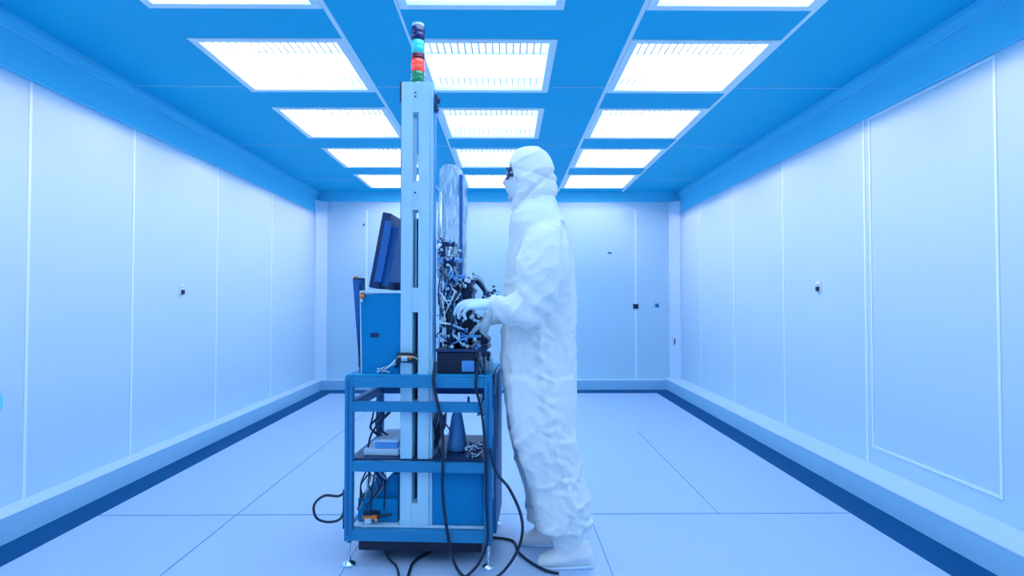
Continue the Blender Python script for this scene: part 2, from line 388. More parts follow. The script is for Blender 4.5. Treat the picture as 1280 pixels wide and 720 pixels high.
# signal tower on the mast
sl = empty('signal_tower_light', C((mu0+mu1)/2, .07, mz1), 'stacked signal light with navy, teal, red and green segments on top of the mast', 'signal light')
sc_, sr = (U(518), .072), .0295
segs = (('base', 'chrome', 99, 97.5, 1.02), ('green_lens', 'lgreen', 97.5, 83, 1), ('red_lens', 'lred', 82.5, 67, 1), ('maroon_lens', 'lmaroon', 66.5, 59.5, 1),
        ('teal_lens', 'lteal', 59, 42.5, .98), ('navy_lens', 'lnavy', 42, 24.5, 1), ('cap', 'pale', 24, 20, .9))
for nme, mm, y0, y1, k in segs:
    a, b = Z(y0), Z(y1); r = sr*k
    part(nme, lambda mb: mb.lathe((*sc_, a), [(r*.9, 0), (r, .001), (r, (b-a)*.49), (r*.988, (b-a)*.5), (r, (b-a)*.51), (r, b-a-.001), (r*.9, b-a)], M[mm], 28), sl)

# control cabinet left of the mast
cb = empty('control_cabinet', C(U(472), .22, .803), 'blue enamel control cabinet on the left end of the cart top', 'cabinet')
bx0, bx1 = U(447), U(499); 
def f(mb):
    T = Matrix.Translation((0, 0, .8035)); hgt = Z(367)-.8035
    poly = [(bx0+.008, 0), (bx1, 0), (bx1, hgt), (bx0, hgt-.004)]
    mb.prism(poly, .05, .40, M['bluebox'], T=T)
part('body', f, cb)
part('lid', lambda mb: mb.box((bx0-.004, .045, Z(367)), (bx1, .405, Z(363.5)), M['pale'], .002), cb)
part('label_plate', lambda mb: mb.box((U(460), .048, Z(423)), (U(471), .0505, Z(417)), M['navy'], .001), cb)
part('edge_trim', lambda mb: mb.prism([(bx0-.004, Z(366)), (bx0, Z(366)), (bx0+.008, .804), (bx0+.003, .804)], .046, .052, M['pale']), cb)
part('connector', lambda mb: (mb.cyl((U(450), .046, Z(371)), (U(450), .03, Z(371)), .009, M['orange']), mb.ball((U(449.5), .034, Z(376.5)), .008, M['pale']), mb.ball((U(452), .036, Z(367)), .006, M['orange'])), cb)
for y in (402, 440): part('screw', lambda mb: mb.cyl((U(492), .052, Z(y)), (U(492), .047, Z(y)), .003, M['steel']), cb)
# tall folded tray at the left of the cabinet
kt = empty('folded_tray', C(U(443), .2, .803), 'tall thin navy tray leaning at the left side of the control cabinet', 'tray')
part('panel', lambda mb: mb.prism([(U(445), .804), (U(448), .804), (U(447), Z(350)), (U(435.5), Z(349))], .06, .11, M['rear']), kt)
part('edge', lambda mb: mb.prism([(U(444), .83), (U(446), .83), (U(447.3), Z(352)), (U(444.2), Z(352))], .055, .06, M['navy']), kt)
part('cap', lambda mb: (mb.box((U(436), .06, Z(350)), (U(447), .11, Z(347)), M['navy'], .002), mb.ball((U(439), .065, Z(346.5)), (.010, .01, .006), M['orange'])), kt)
# monitor
mo = empty('monitor', C(U(484), .25, Z(363.5)), 'dark monitor seen from its side, tilted back on top of the control cabinet', 'monitor')
mT = CT @ Matrix.Translation((U(455), .07, Z(359))) @ Matrix.Rotation(math.radians(10.5), 4, 'Y')
part('housing', lambda mb: mb.box((0, 0, 0), (.040, .44, .335), M['navy'], .005), mo, mT)
part('screen', lambda mb: mb.box((-.0015, .012, .015), (.002, .428, .32), M['screen'], .0005), mo, mT)
part('rear_cover', lambda mb: mb.box((.040, .025, .015), (.075, .41, .285), M['rear'], .006), mo, mT)
part('side_strip', lambda mb: mb.box((.020, -.003, .03), (.052, .004, .30), M['rear'], .001), mo, mT)
part('stand', lambda mb: (mb.box((U(478), .12, Z(363.5)), (U(490), .30, Z(363.5)+.004), M['navy'], .002), mb.box((U(480), .18, Z(363.5)), (U(488), .24, Z(352)), M['navy'], .003)), mo)

# cable clamp round the mast
cc = empty('cable_clamp', C(U(505), .03, Z(455)), 'black and orange cable bundle clamped round the mast above the cart top', 'cable clamp')
def f(mb):
    for k in range(4):
        z = Z(444+3.2*k); pts = [C(U(494-k), .06, z-.01*k), C(U(499), .015, z+.004), C(U(508), .008, z+.006), C(U(517), .010, z+.003), C(U(521), .035, z-.008), C(U(522), .07, z-.02)]
        mb.tube(pts, .0055, M['rubber'] if k != 1 else M['brass'])
part('strap', f, cc, I4)
part('buckle', lambda mb: (mb.box((U(503), -.004, Z(451)), (U(511), .006, Z(446)), M['chrome'], .002), mb.ball((U(514), .002, Z(448)), .005, M['orange'])), cc)
def f(mb):
    rnd = random.Random(5)
    for k in range(5):
        mb.tube([C(U(494), .03, Z(450)-.004*k), C(U(488-2*k), .015+.01*rnd.random(), Z(457+k)), C(U(480-2*k), .02, Z(462)), C(U(470+4*k), .03, .812)], .004, M['rubber'] if k % 2 else M['pale'])
part('lead', f, cc, I4)

# ------------------------------------------------------------------ test fixture right of the mast
rnd = random.Random(11)
tf = empty('test_fixture', C(U(575), .22, .803), 'dense machine of dark blocks, pale fittings and hoses between the mast and the person', 'machine')
part('base_unit', lambda mb: (mb.box((U(544), .06, .8035), (U(592), .38, Z(441)), M['black'], .004), mb.box((U(576), .055, Z(466)), (U(592), .062, Z(452)), M['midblue'], .003),
                              mb.box((U(543), .05, Z(441)), (U(606), .36, Z(437)), M['navy'], .002)), tf)
part('backplate', lambda mb: mb.box((U(549), .22, Z(437)), (U(574), .245, Z(300)), M['navy'], .003), tf)
part('upright', lambda mb: mb.cyl((U(546), .12, Z(438)), (U(546), .12, Z(235)), .0065, M['chrome']), tf)
part('upright', lambda mb: mb.box((U(570), .12, Z(437)), (U(573.5), .15, Z(212)), M['rear'], .002), tf)
part('bracket', lambda mb: (mb.box((U(543), .11, Z(306)), (U(565), .2, Z(300)), M['navy'], .003), mb.box((U(543), .11, Z(318)), (U(552), .2, Z(306)), M['navy'], .003)), tf)
part('bracket', lambda mb: mb.box((U(550), .10, Z(334)), (U(566), .2, Z(322)), M['navy'], .003), tf)
rc = random.Random(4)
def core(v0, v1, seed, xs):
    r_ = random.Random(seed); left = []; right = []
    for py in range(296, 440, 6):
        left.append((U(xs + r_.uniform(0, 4)), Z(py))); 
        e = 568 if py < 330 else 573 if py < 346 else 586 if py < 360 else 584 if py < 394 else 597 if py < 420 else 604
        right.append((U(e + r_.uniform(-5, 4)), Z(py)))
    return left + right[::-1]
part('core_frame', lambda mb: mb.prism([p for p in core(0, 0, 8, 547) if p[1] < Z(338)], .16, .30, M['navy']), tf)
part('core_block', lambda mb: mb.prism([p for p in core(0, 0, 3, 550) if p[1] < Z(352) and p[1] > Z(432)], .125, .159, M['black']), tf)
part('tray', lambda mb: mb.box((U(546), .06, Z(423)), (U(599), .12, Z(420.5)), M['midblue'], .002), tf)
def env(py):     # right-hand outline of the cluster
    return 572 if py < 345 else 588 if py < 362 else 578 if py < 394 else 600
cnt = 0
for k in range(400):
    if cnt >= 150: break
    py = rnd.uniform(305, 436) if cnt > 22 else rnd.uniform(296, 345); px = rnd.uniform(545, env(py)); v = rnd.uniform(.045, .115)
    if py < 340 and px > 549 and px < 556 : continue
    cnt += 1
    kind = rnd.choice(('block', 'fitting', 'fitting', 'cap', 'cap'))
    mm = rnd.choice(('pale', 'pale', 'chrome', 'chrome', 'lampwhite', 'midblue', 'midblue', 'navy', 'black', 'navy', 'alu', 'rear'))
    a = rnd.uniform(.0045, .011)
    R = Matrix.Translation(CT @ V((U(px), v, Z(py)))) @ Matrix.Rotation(rnd.uniform(0, 3.1), 4, 'Y') @ Matrix.Rotation(rnd.uniform(-.6, .6), 4, 'X')
    def f(mb):
        if kind == 'block':
            mb.box((-a*1.3, -a, -a*.8), (a*1.3, a, a*.8), M[mm], .002); mb.cyl((0, -a-.004, 0), (0, -a, 0), a*.4, M['chrome'], n=8)
        elif kind == 'fitting':
            mb.lathe((0, 0, -a*1.6), [(a*.4, 0), (a*.75, .002), (a*.75, a*.9), (a*.45, a), (a*.45, a*2), (a*.85, a*2.1), (a*.85, a*2.8), (a*.4, a*3.1)], M[mm], 12)
        else: mb.ball((0, 0, 0), a*.8, M[mm], 10); mb.cyl((0, 0, 0), (a*1.4, 0, 0), a*.35, M['chrome'], n=8)
    part({'block': 'valve_block', 'fitting': 'fitting', 'cap': 'knob'}[kind], f, tf, R)
part('knob', lambda mb: mb.ball((U(581), .10, Z(423)), .006, M['orange']), tf)
part('knob', lambda mb: mb.cyl((U(573), .04, Z(424)), (U(573), .04, Z(416)), .0045, M['pale']), tf)
for k in range(34):
    px = rnd.uniform(546, 576); py = rnd.uniform(325, 425); q = rnd.uniform(546, 600 if py > 395 else 566); py2 = min(py + rnd.uniform(10, 55), 434)
    v = rnd.uniform(.03, .08); bu = rnd.uniform(-.03, .03); rr = rnd.uniform(.0025, .0048)
    part('hose', lambda mb: mb.tube([C(U(px), v+.02, Z(py)), C(U(px)+bu, v-.015, Z(py)-.02), C((U(px)+U(q))/2+bu, v-.02, Z((py+py2)/2)), C(U(q), v+.02, Z(py2))], rr, M[rnd.choice(('rubber', 'rubber', 'navy', 'pale', 'midblue'))]), tf, I4)
# curved arm reaching right past the glove, with small dark clamps
def f(mb):
    mb.tube([C(U(572), .26, Z(362)), C(U(579), .25, Z(352)), C(U(588), .25, Z(350)), C(U(597), .25, Z(359)), C(U(604), .25, Z(371))], .011, M['navy'])
    mb.tube([C(U(583), .22, Z(350)), C(U(589), .22, Z(345)), C(U(596), .22, Z(349)), C(U(602), .22, Z(358)), C(U(605), .22, Z(366))], .009, M['pale'])
part('curved_arm', f, tf, I4)
part('clear_tube', lambda mb: mb.tube([C(U(585), .2, Z(342)), C(U(592), .2, Z(342)), C(U(599), .2, Z(349)), C(U(603), .2, Z(360)), C(U(611), .2, Z(364)), C(U(622), .2, Z(364))], .0035, M['pale']), tf, I4)
part('arm_tip', lambda mb: mb.ball((U(585.5), .2, Z(340.5)), .005, M['navy']), tf)
for px, py, a in ((599, 372, .007), (601, 368, .008), (604, 370, .007), (606, 366, .006), (611, 366, .008), (614, 363, .008), (613, 357.5, .006), (618, 369, .005), (608, 370, .006)):
    part('clamp', lambda mb: mb.box((U(px)-a, .19, Z(py)-a*.8), (U(px)+a, .21, Z(py)+a*.8), M['navy'], .003), tf)
for k in range(9):
    px = rnd.uniform(588, 610); py = rnd.uniform(432, 447)
    part('connector', lambda mb: (mb.box((U(px)-.008, .05, Z(py)-.009), (U(px)+.008, .09, Z(py)+.009), M[rnd.choice(('navy', 'black', 'black'))], .002), mb.cyl((U(px), .07, Z(py)-.009), (U(px), .07, Z(py)-.03), .0035, M['rubber'])), tf)
for k, px in enumerate((596, 603, 609)):
    part('bottle', lambda mb: mb.lathe((U(px), .16, .8035), [(.011, 0), (.012, .004), (.012, .05), (.005, .06), (.005, .075)], M['pale'], 14), tf)
part('wire_coil', lambda mb: mb.tube([C(U(552)+.016*math.sin(k*1.3), .045+.012*math.cos(k*1.7), Z(395+k*3.0)) for k in range(12)], .0028, M['pale']), tf, I4)

# plastic film sleeve hanging behind the mast
def f(mb):
    R = []; n = 56; r0 = random.Random(3)
    ph = [r0.uniform(0, 6.28) for _ in range(5)]
    for i in range(27):
        t = i/26; py = 198 + t*150; hw = (.046 + .014*min(1, t*3)) * (1 - .35*max(0, (.03-t)/.03))
        cx = U(556 + 3*min(1, t*3)); ring = []
        for k in range(n):
            a = 2*math.pi*k/n
            w = 1 + .09*math.sin(7*a+ph[0]+2*t) + .06*math.sin(13*a+ph[1]-3*t) + .04*math.sin(19*a+ph[2]+5*t)
            ring.append((cx + hw*w*math.cos(a), .17 + .05*w*math.sin(a), Z(py) + (.008*math.sin(5*a+ph[3]) if i == 26 else 0)))
        R.append(ring)
    mb.rings(R, M['film'], cap=False)
    top = R[0]; mb.raw(top, [tuple(range(n))], M['film'], True)
mb = MB(CT); f(mb); fo = mb.build('plastic_film_sleeve')
tag(fo, 'tall crinkled clear plastic sleeve over the machine behind the mast', 'plastic sleeve')

# ------------------------------------------------------------------ boxes and supplies on the shelves
zb = Z(659)+.0065; zm = Z(576)+.0085
def cab(name, label, cat, a, b, m, extra=None, T=CT):
    r = empty(name, CT @ V(((a[0]+b[0])/2, (a[1]+b[1])/2, a[2])), label, cat)
    part('body', lambda mb: mb.box(a, b, m, .003), r)
    if extra: extra(r)
    return r
def ex(r):
    part('front_panel', lambda mb: mb.box((U(537), .046, zb+.006), (U(603), .0505, Z(590)), M['bluebox'], .002), r)
    for px in (540, 600):
        for py in (594, 653): part('screw', lambda mb: mb.cyl((U(px), .043, Z(py)), (U(px), .047, Z(py)), .003, M['steel']), r)
cab('power_supply', 'large plain blue enamel power supply at the right of the bottom shelf', 'power supply', (U(534), .05, zb), (U(606), .40, Z(588.5)), M['bluebox'], ex)
def ex(r):
    part('socket', lambda mb: mb.box((U(450), .066, Z(651)), (U(472), .0705, Z(642)), M['navy'], .002), r)
    part('sloped_hood', lambda mb: mb.prism([(U(458), Z(628)), (U(493), Z(628)), (U(493), Z(600)), (U(486), Z(598))], .10, .30, M['bluebox']), r)
cab('junction_cabinet', 'low blue cabinet with sloped hood at the left of the bottom shelf', 'cabinet', (U(443), .07, zb), (U(494), .36, Z(628)), M['bluebox'], ex)
pc = empty('power_connector', C(U(463), .03, Z(650)), 'orange and brass power connector at the left of the bottom shelf', 'connector')
part('body', lambda mb: (mb.cyl((U(452), .045, Z(650)), (U(470), .045, Z(648)), .010, M['orange']), mb.box((U(455), .03, Z(655.5)), (U(463), .055, Z(649)), M['pale'], .002)), pc)
part('ring', lambda mb: mb.lathe((U(467), .045, Z(652)), [(.006, 0), (.010, .002), (.010, .012), (.006, .014)], M['brass'], axis=(1, 0, 0)), pc)
part('plug', lambda mb: mb.tube([(U(470), .045, Z(648)), (U(479), .045, Z(646)), (U(488), .05, Z(645))], lambda t: .009-.004*t, M['black']), pc)
def ex(r):
    part('lid', lambda mb: mb.box((U(463), .075, Z(557)), (U(494), .29, Z(554)), M['pale'], .002), r)
cab('instrument_box', 'small mid blue instrument box at the left of the middle shelf', 'box', (U(464), .08, Z(565)), (U(493), .28, Z(557)), M['midblue'], ex)
tagb = MB(CT); tagb.box((U(450), .07, zm), (U(495), .32, Z(565)-.0005), M['pale'], .004); o = tagb.build('foam_block'); tag(o, 'flat white foam block under the blue instrument box', 'foam block')
jug = empty('plastic_jug', C(U(566), .18, zm), 'tapered light blue plastic jug in the middle of the cart', 'jug')
part('body', lambda mb: mb.lathe((U(565), .18, zm), [(.040, 0), (.046, .004), (.045, .03), (.034, .10), (.024, .155), (.016, .175)], M['midblue'], 28), jug)
part('cap', lambda mb: mb.lathe((U(565), .18, zm+.175), [(.019, 0), (.019, .018), (.015, .022)], M['steel'], 20), jug)
bag = MB(CT); bag.lathe((U(541), .17, zm), [(.020, 0), (.024, .01), (.014, .09), (.022, .15), (.012, .19), (.004, .20)], M['pale'], 9); o = bag.build('plastic_pouch')
tag(o, 'narrow pale plastic pouch standing behind the mast on the middle shelf', 'pouch')
def f(mb):
    mb.prism([(U(533), zm), (U(536), zm), (U(552), Z(540)), (U(553), Z(520)), (U(545), Z(530)), (U(534), Z(556))], .12, .15, M['black'])
mb = MB(CT); f(mb); o = mb.build('cable_chain'); tag(o, 'black angled cable chain on the middle shelf beside the pouch', 'cable chain')
mb = MB(CT); mb.lathe((U(581), .16, Z(522.5)), [(.006, 0), (.028, .006), (.034, .02), (.030, .028)], M['black'], 20, T=None); mb.cyl((U(581), .16, Z(515)), (U(581), .16, Z(502)), .006, M['steel'])
o = mb.build('fan_unit'); tag(o, 'round black fan hanging under the second rail of the cart', 'fan')

# ------------------------------------------------------------------ cables
def cable(pts, r, label, m='rubber', group='dark cables around the cart', name='cable', n=8):
    mb = MB(); mb.tube(pts, r, M[m], n=n); o = mb.build(name); tag(o, label, 'cable', group); return o
fr = .0065
cable([C(U(545), .01, Z(452)), C(U(544), -.012, Z(475)), C(U(549), -.02, Z(500)), C(U(555), -.02, Z(530)), C(U(556), -.02, Z(570)), C(U(556), -.02, Z(610)), C(U(561), -.025, Z(650)), C(U(569), -.04, Z(685)), C(U(578), -.05, .012), C(U(590), -.10, fr)],
      fr, 'long black cable hanging down the cart front from beside the mast to the floor')
cable([C(U(600), .0, Z(450)), C(U(596), -.012, Z(480)), C(U(603), -.014, Z(510)), C(U(608), -.014, Z(560)), C(U(609), -.016, Z(620)), C(U(611), -.02, Z(665)), C(U(603), -.04, Z(688)), C(U(590), -.06, .010), C(U(580), -.10, fr)],
      fr*.9, 'black cable hanging over the right front post of the cart')
p = [K(612, 560, 2.38), K(620, 590, 2.36), K(636, 610, 2.34), K(650, 640, 2.33), K(653, 665, 2.33), K(646, 690, 2.34)]
cable(p + [V((K(632, 705, 2.33).x, 2.33, .03)), V((-.06, 2.28, .008)), V((-.13, 2.2, fr)), V((-.2, 2.05, fr))], fr*.95, 'black cable looping out from the right side of the cart beside the boots')
cable([C(U(433), .03, Z(612)), C(U(424), .02, Z(620)), C(U(405), .02, Z(620)), C(U(391), .03, Z(633)), C(U(393), .04, Z(650)), C(U(407), .05, Z(656)), C(U(424), .04, Z(650)), C(U(431), .03, Z(630)), C(U(434), .04, Z(600))],
      .0055, 'dark cable loop sticking out from the left side of the cart')
cable([V((-.62, 2.75, fr)), V((-.52, 2.5, fr)), V((-.46, 2.40, fr)), V((-.42, 2.25, fr)), V((-.36, 2.0, fr))], fr*.7, 'thin dark cable on the floor under the cart, left one')
cable([V((-.20, 2.80, fr)), V((-.34, 2.55, fr)), V((-.395, 2.45, fr)), V((-.40, 2.35, fr)), V((-.39, 2.0, fr))], fr, 'thick dark cable curving across the floor under the cart')
a, b = K(640, 677, 2.64), K(664, 684, 2.55)
cable([V((-.10, 2.70, fr)), V((a.x, 2.66, fr)), V((.05, 2.54, fr)), V((.10, 2.44, fr)), V((.16, 2.365, fr)), V((.21, 2.34, fr))], fr*.9, 'dark cable running along the floor to the near white boot')
# bundles inside the cart
rn2 = random.Random(21)
def bundle(label, u0, u1, z0, z1, n, name='cable_bundle', v=(.04, .12), mats=('rubber', 'rubber', 'navy', 'pale'), rr=(.002, .0038)):
    mb = MB()
    for k in range(n):
        a = rn2.uniform(u0, u1); b = rn2.uniform(u0, u1); m = rn2.uniform(u0, u1)
        pts = [C(a, rn2.uniform(*v), z1), C((a+m)/2, rn2.uniform(*v), z1-(z1-z0)*.25), C(m, rn2.uniform(*v), (z0+z1)/2), C((b+m)/2, rn2.uniform(*v), z0+(z1-z0)*.2), C(b, rn2.uniform(*v), z0)]
        mb.tube(pts, rn2.uniform(*rr), M[rn2.choice(mats)])
    o = mb.build(name); tag(o, label, 'cable bundle', kind='stuff'); return o
bundle('tangle of thin wires above the orange connector on the bottom shelf', U(443), U(478), Z(640), Z(577), 13)
bundle('dark leads sagging from the second rail at the left of the cart', U(450), U(492), zm+.004, Z(512), 5, v=(.10, .2), mats=('rubber', 'navy'), rr=(.003, .005))
bundle('tangle of pale and dark wires at the right of the middle shelf', U(577), U(606), zm+.004, Z(556), 12, mats=('rubber', 'pale', 'navy', 'pale'))
bundle('dark leads behind the long cable in the middle of the cart', U(533), U(562), zm+.004, Z(514), 7, v=(.05, .1))
bundle('thin dark wires hanging in front of the machine base', U(593), U(610), Z(520), Z(452), 5, v=(.03, .05), mats=('rubber', 'navy'), rr=(.0015, .003))
cable([C(U(471), .06, Z(577)), C(U(466), .035, Z(600)), C(U(463), .035, Z(625)), C(U(462), .04, Z(646))], .004, 'dark cable dropping to the orange connector on the bottom shelf')
cable([C(U(452), .10, zm+.006), C(U(458), .09, Z(548)), C(U(472), .09, Z(528)), C(U(484), .10, Z(516))], .0045, 'dark cable slanting across the left opening of the middle shelf')
mb = MB(CT); mb.tube([(-.006, .02, Z(y)) for y in (612, 620, 630, 640, 652, 660)], .006, M['navy']); o = mb.build('cable_clip'); tag(o, 'dark cable run on the left front post of the cart', 'cable')

# ------------------------------------------------------------------ the person
def bake(mb, voxel, smooth=4, fn=None, m=None):
    "union overlapping closed shapes into one skin; returns (verts, faces)"
    me = bpy.data.meshes.new('tmp'); me.from_pydata([tuple(p) for p in mb.v], [], mb.f)
    bm = bmesh.new(); bm.from_mesh(me); bmesh.ops.recalc_face_normals(bm, faces=bm.faces[:]); bm.to_mesh(me); bm.free()
    o = bpy.data.objects.new('tmp', me); col.objects.link(o)
    r = o.modifiers.new('r', 'REMESH'); r.mode = 'VOXEL'; r.voxel_size = voxel; r.use_smooth_shade = True
    s = o.modifiers.new('s', 'SMOOTH'); s.factor = .5; s.iterations = smooth
    dg = bpy.context.evaluated_depsgraph_get(); e = bpy.data.meshes.new_from_object(o.evaluated_get(dg))
    bpy.data.objects.remove(o)
    if fn:
        ns = [v.normal.copy() for v in e.vertices]
        for v, n in zip(e.vertices, ns): v.co = V(v.co) + n*fn(V(v.co), n)
    vs = [V(v.co) for v in e.vertices]; fs = [list(p.vertices) for p in e.polygons]
    bpy.data.meshes.remove(e); return vs, fs
def ering(c, ru, rv, u=V((1,0,0)), v=V((0,1,0)), n=28, p=1.0):
    out = []
    for k in range(n):
        a = 2*math.pi*k/n; ca, sa = math.cos(a), math.sin(a)
        out.append(c + u*ru*math.copysign(abs(ca)**p, ca) + v*rv*math.copysign(abs(sa)**p, sa))
    return out
def loft_px(mb, rows, Y, m):
    "rows: (py, front px, back px, half width in y, centre y)"
    R = []
    for py, a, b, hw, yc in rows:
        A, B = K(a, py, yc), K(b, py, yc); R.append(ering((A+B)/2, (B.x-A.x)/2, hw, p=.88))
    mb.rings(R, m)
YP = 2.52
person = empty('person', (K(690, 690, YP).x, YP, 0), 'person in white hooded cleanroom coverall, gloves and boots, standing and working at the machine', 'person')
SU = M['suit']
tb = MB()
loft_px(tb, [(246, 655, 694, .085, YP), (256, 646, 697, .115, YP), (268, 639, 702, .15, YP), (282, 636, 708, .182, YP), (300, 636, 712, .19, YP), (330, 634, 716, .18, YP),
             (370, 632, 718.5, .165, YP), (410, 627, 719.5, .17, YP), (450, 626, 720, .18, YP), (490, 629, 720, .185, YP), (515, 633, 718, .175, YP)], YP, SU)
near = [(470, 631, 720, .10, 2.435), (510, 633, 719, .105, 2.43), (550, 640, 719, .105, 2.42), (585, 652, 726, .10, 2.42), (615, 662, 734, .098, 2.42), (640, 667, 739, .10, 2.42), (659, 669, 741, .097, 2.42)]
far = [(470, 631, 714, .10, 2.615), (510, 633, 712, .10, 2.62), (550, 638, 708, .098, 2.63), (585, 648, 706, .09, 2.64), (615, 655, 706, .085, 2.64), (640, 659, 707, .085, 2.64), (650, 661, 708, .08, 2.64)]
loft_px(tb, near, 0, SU); loft_px(tb, far, 0, SU)
def arm(mb, pts, m, n=24):
    "pts: (px, py, Y, radius, vertical stretch)"
    P = [K(a, b, c) for a, b, c, *_ in pts]; Q = catmull(P, 5); R = []; L = len(pts)-1
    u0 = V((0, 1, 0))
    for i, p in enumerate(Q):
        t = i/(len(Q)-1)*L; k = min(int(t), L-1); fct = t-k
        r = pts[k][3]*(1-fct)+pts[k+1][3]*fct; s = pts[k][4]*(1-fct)+pts[k+1][4]*fct
        d = (Q[min(i+1, len(Q)-1)]-Q[max(i-1, 0)]).normalized(); u = (u0-d*u0.dot(d)).normalized(); w = d.cross(u)
        R.append(ering(p, r, r*s, u, w, n))
    mb.rings(R, m)
arm(tb, [(686, 288, 2.43, .062, 1.1), (683, 300, 2.35, .072, 1.3), (679, 330, 2.305, .074, 1.5), (675, 358, 2.295, .074, 1.4), (664, 381, 2.29, .070, 1.2), (647, 386, 2.295, .068, 1.15), (634, 385, 2.315, .058, 1.15), (622, 381, 2.35, .040, 1.0), (617, 380, 2.355, .034, 1)], SU)
arm(tb, [(684, 290, 2.61, .062, 1.1), (680, 305, 2.68, .075, 1.2), (676, 340, 2.72, .075, 1.3), (668, 372, 2.73, .07, 1.15), (648, 388, 2.70, .062, 1.1), (630, 392, 2.64, .054, 1.1), (616, 396, 2.59, .040, 1.0), (611, 398, 2.575, .034, 1.0)], SU)
def knee(z, z0, w): return math.exp(-((z-z0)/w)**2)
def seam_x(z):
    pts = [(.15, K(724, 655, 2.33).x), (.3, K(715, 612, 2.33).x), (.42, K(703, 578, 2.33).x), (.55, K(689, 540, 2.33).x), (.75, K(679, 486, 2.33).x), (1.0, K(675, 412, 2.33).x), (1.15, K(676, 365, 2.33).x)]
    if z <= pts[0][0]: return pts[0][1]
    for (a, xa), (b, xb) in zip(pts, pts[1:]):
        if z <= b: return xa+(xb-xa)*(z-a)/(b-a)
    return pts[-1][1]
def ridge(q): return max(0, 1-abs(noise.noise(q))*2.6)**1.5
elbow = K(664, 384, 2.29); ARMX = K(706, 290, 2.36).x
def folds(p, n):
    z = p.z; d = .010*noise.noise(V((p.x*5, p.y*5, z*3.2)))
    k = .32 + .9*knee(z, .20, .13) + .95*knee(z, .50, .14) + .55*knee(z, .95, .12) + .35*knee(z, 1.2, .15)
    q = V((p.x*6 + z*5, p.y*5, z*11 - p.x*9))
    d += .0085*k*(ridge(q)-.35)
    d += .0026*(ridge(V((p.x*20-z*9, p.y*18, z*26+p.x*14)))-.35)*min(k, 1)
    d += .006*(ridge(V((p.x*10+7, p.y*9, z*3)))-.35)          # long vertical drapes
    de = (p-elbow).length
    if p.y < 2.42 and z > .98:      # creases fanning round the elbow
        e = math.exp(-(de/.13)**2); w = .8*(p.x-elbow.x) + (p.z-elbow.z) + .02*noise.noise(p*7)
        d += .0075*e*math.sin(w*62 + 2.2*noise.noise(p*8))
        s2 = p.x - (ARMX - .09*(1.42-z))    # armhole crease behind the sleeve
        if 1.12 < z < 1.46: d -= .012*math.exp(-(s2/.012)**2)
    if n.y < -.2 and z < 1.06 and p.y < 2.42:  # side seam with gathered edge
        s = p.x-seam_x(z)-.004*math.sin(z*60)
        d += .015*math.exp(-(s/.010)**2) + .007*math.exp(-(s/.05)**2)*math.sin(z*88+s*60+noise.noise(p*20)*4)
        d -= .006*math.exp(-((s+.028)/.014)**2)
    return d
vs, fs = bake(tb, .0072, 5, folds)
mb = MB(); mb.raw(vs, fs, SU, True); cov = mb.build('coverall', person)
# cuffs and waist tape
mb = MB(); c = K(617, 380, 2.355); d = (K(610, 379, 2.36)-K(622, 381, 2.35)).normalized()
mb.lathe(c-d*.008, [(.034, 0), (.038, .004), (.036, .018), (.032, .022)], M['seam'], 24, d); mb.build('cuff', person)
# zip flap down the chest and far side
# head and neck (one body mesh), hidden below by the coverall
HC = K(661, 221, YP)
bd = MB()
bd.ball(HC+V((.006, 0, .012)), (.093, .074, .108), M['skin'], 28)
bd.ball(HC+V((-.030, 0, -.045)), (.060, .056, .070), M['skin'], 24)          # jaw
bd.ball(HC+V((-.072, 0, .020)), (.020, .045, .014), M['skin'], 16)           # brow
bd.tube([HC+V((-.086, 0, .008)), HC+V((-.099, 0, -.012)), HC+V((-.106, 0, -.026)), HC+V((-.094, 0, -.034))], lambda t: .008+.006*t, M['skin'], n=12)
bd.ball(HC+V((-.082, 0, -.055)), (.014, .024, .007), M['skin'], 12); bd.ball(HC+V((-.081, 0, -.066)), (.013, .021, .007), M['skin'], 12)
bd.ball(HC+V((-.076, 0, -.094)), (.020, .022, .018), M['skin'], 14)
for s in (-1, 1): bd.ball(HC+V((.008, .074*s, -.010)), (.018, .010, .030), M['skin'], 14); bd.ball(HC+V((-.060, .040*s, -.025)), (.022, .022, .018), M['skin'], 12)
bd.cyl(HC+V((.025, 0, -.20)), HC+V((.012, 0, -.05)), .055, M['skin'], n=24)
loft_px(bd, [(262, 655, 688, .06, YP), (276, 648, 698, .12, YP), (292, 643, 704, .16, YP), (340, 642, 708, .15, YP), (400, 640, 706, .13, YP), (470, 640, 706, .14, YP), (500, 645, 700, .13, YP)], YP, M['skin'])
for rows, dy in ((near, 0), (far, 0)):
    loft_px(bd, [(py, a+16, b-16, .06, yc) for py, a, b, hw, yc in rows] + [(668 if rows is near else 662, rows[-1][1]+22, rows[-1][2]-16, .04, rows[-1][4])], 0, M['skin'])
vs, fs = bake(bd, .0055, 3)
mb = MB(); mb.raw(vs, fs, M['skin'], True); body = mb.build('body', person)
for s in (-1, 1):
    mb = MB(); mb.ball(HC+V((-.077, .031*s, .004)), .012, M['eye'], 14); mb.ball(HC+V((-.0868, .031*s, .004)), (.003, .0055, .0055), M['goggle'], 10); mb.build('eye', body)
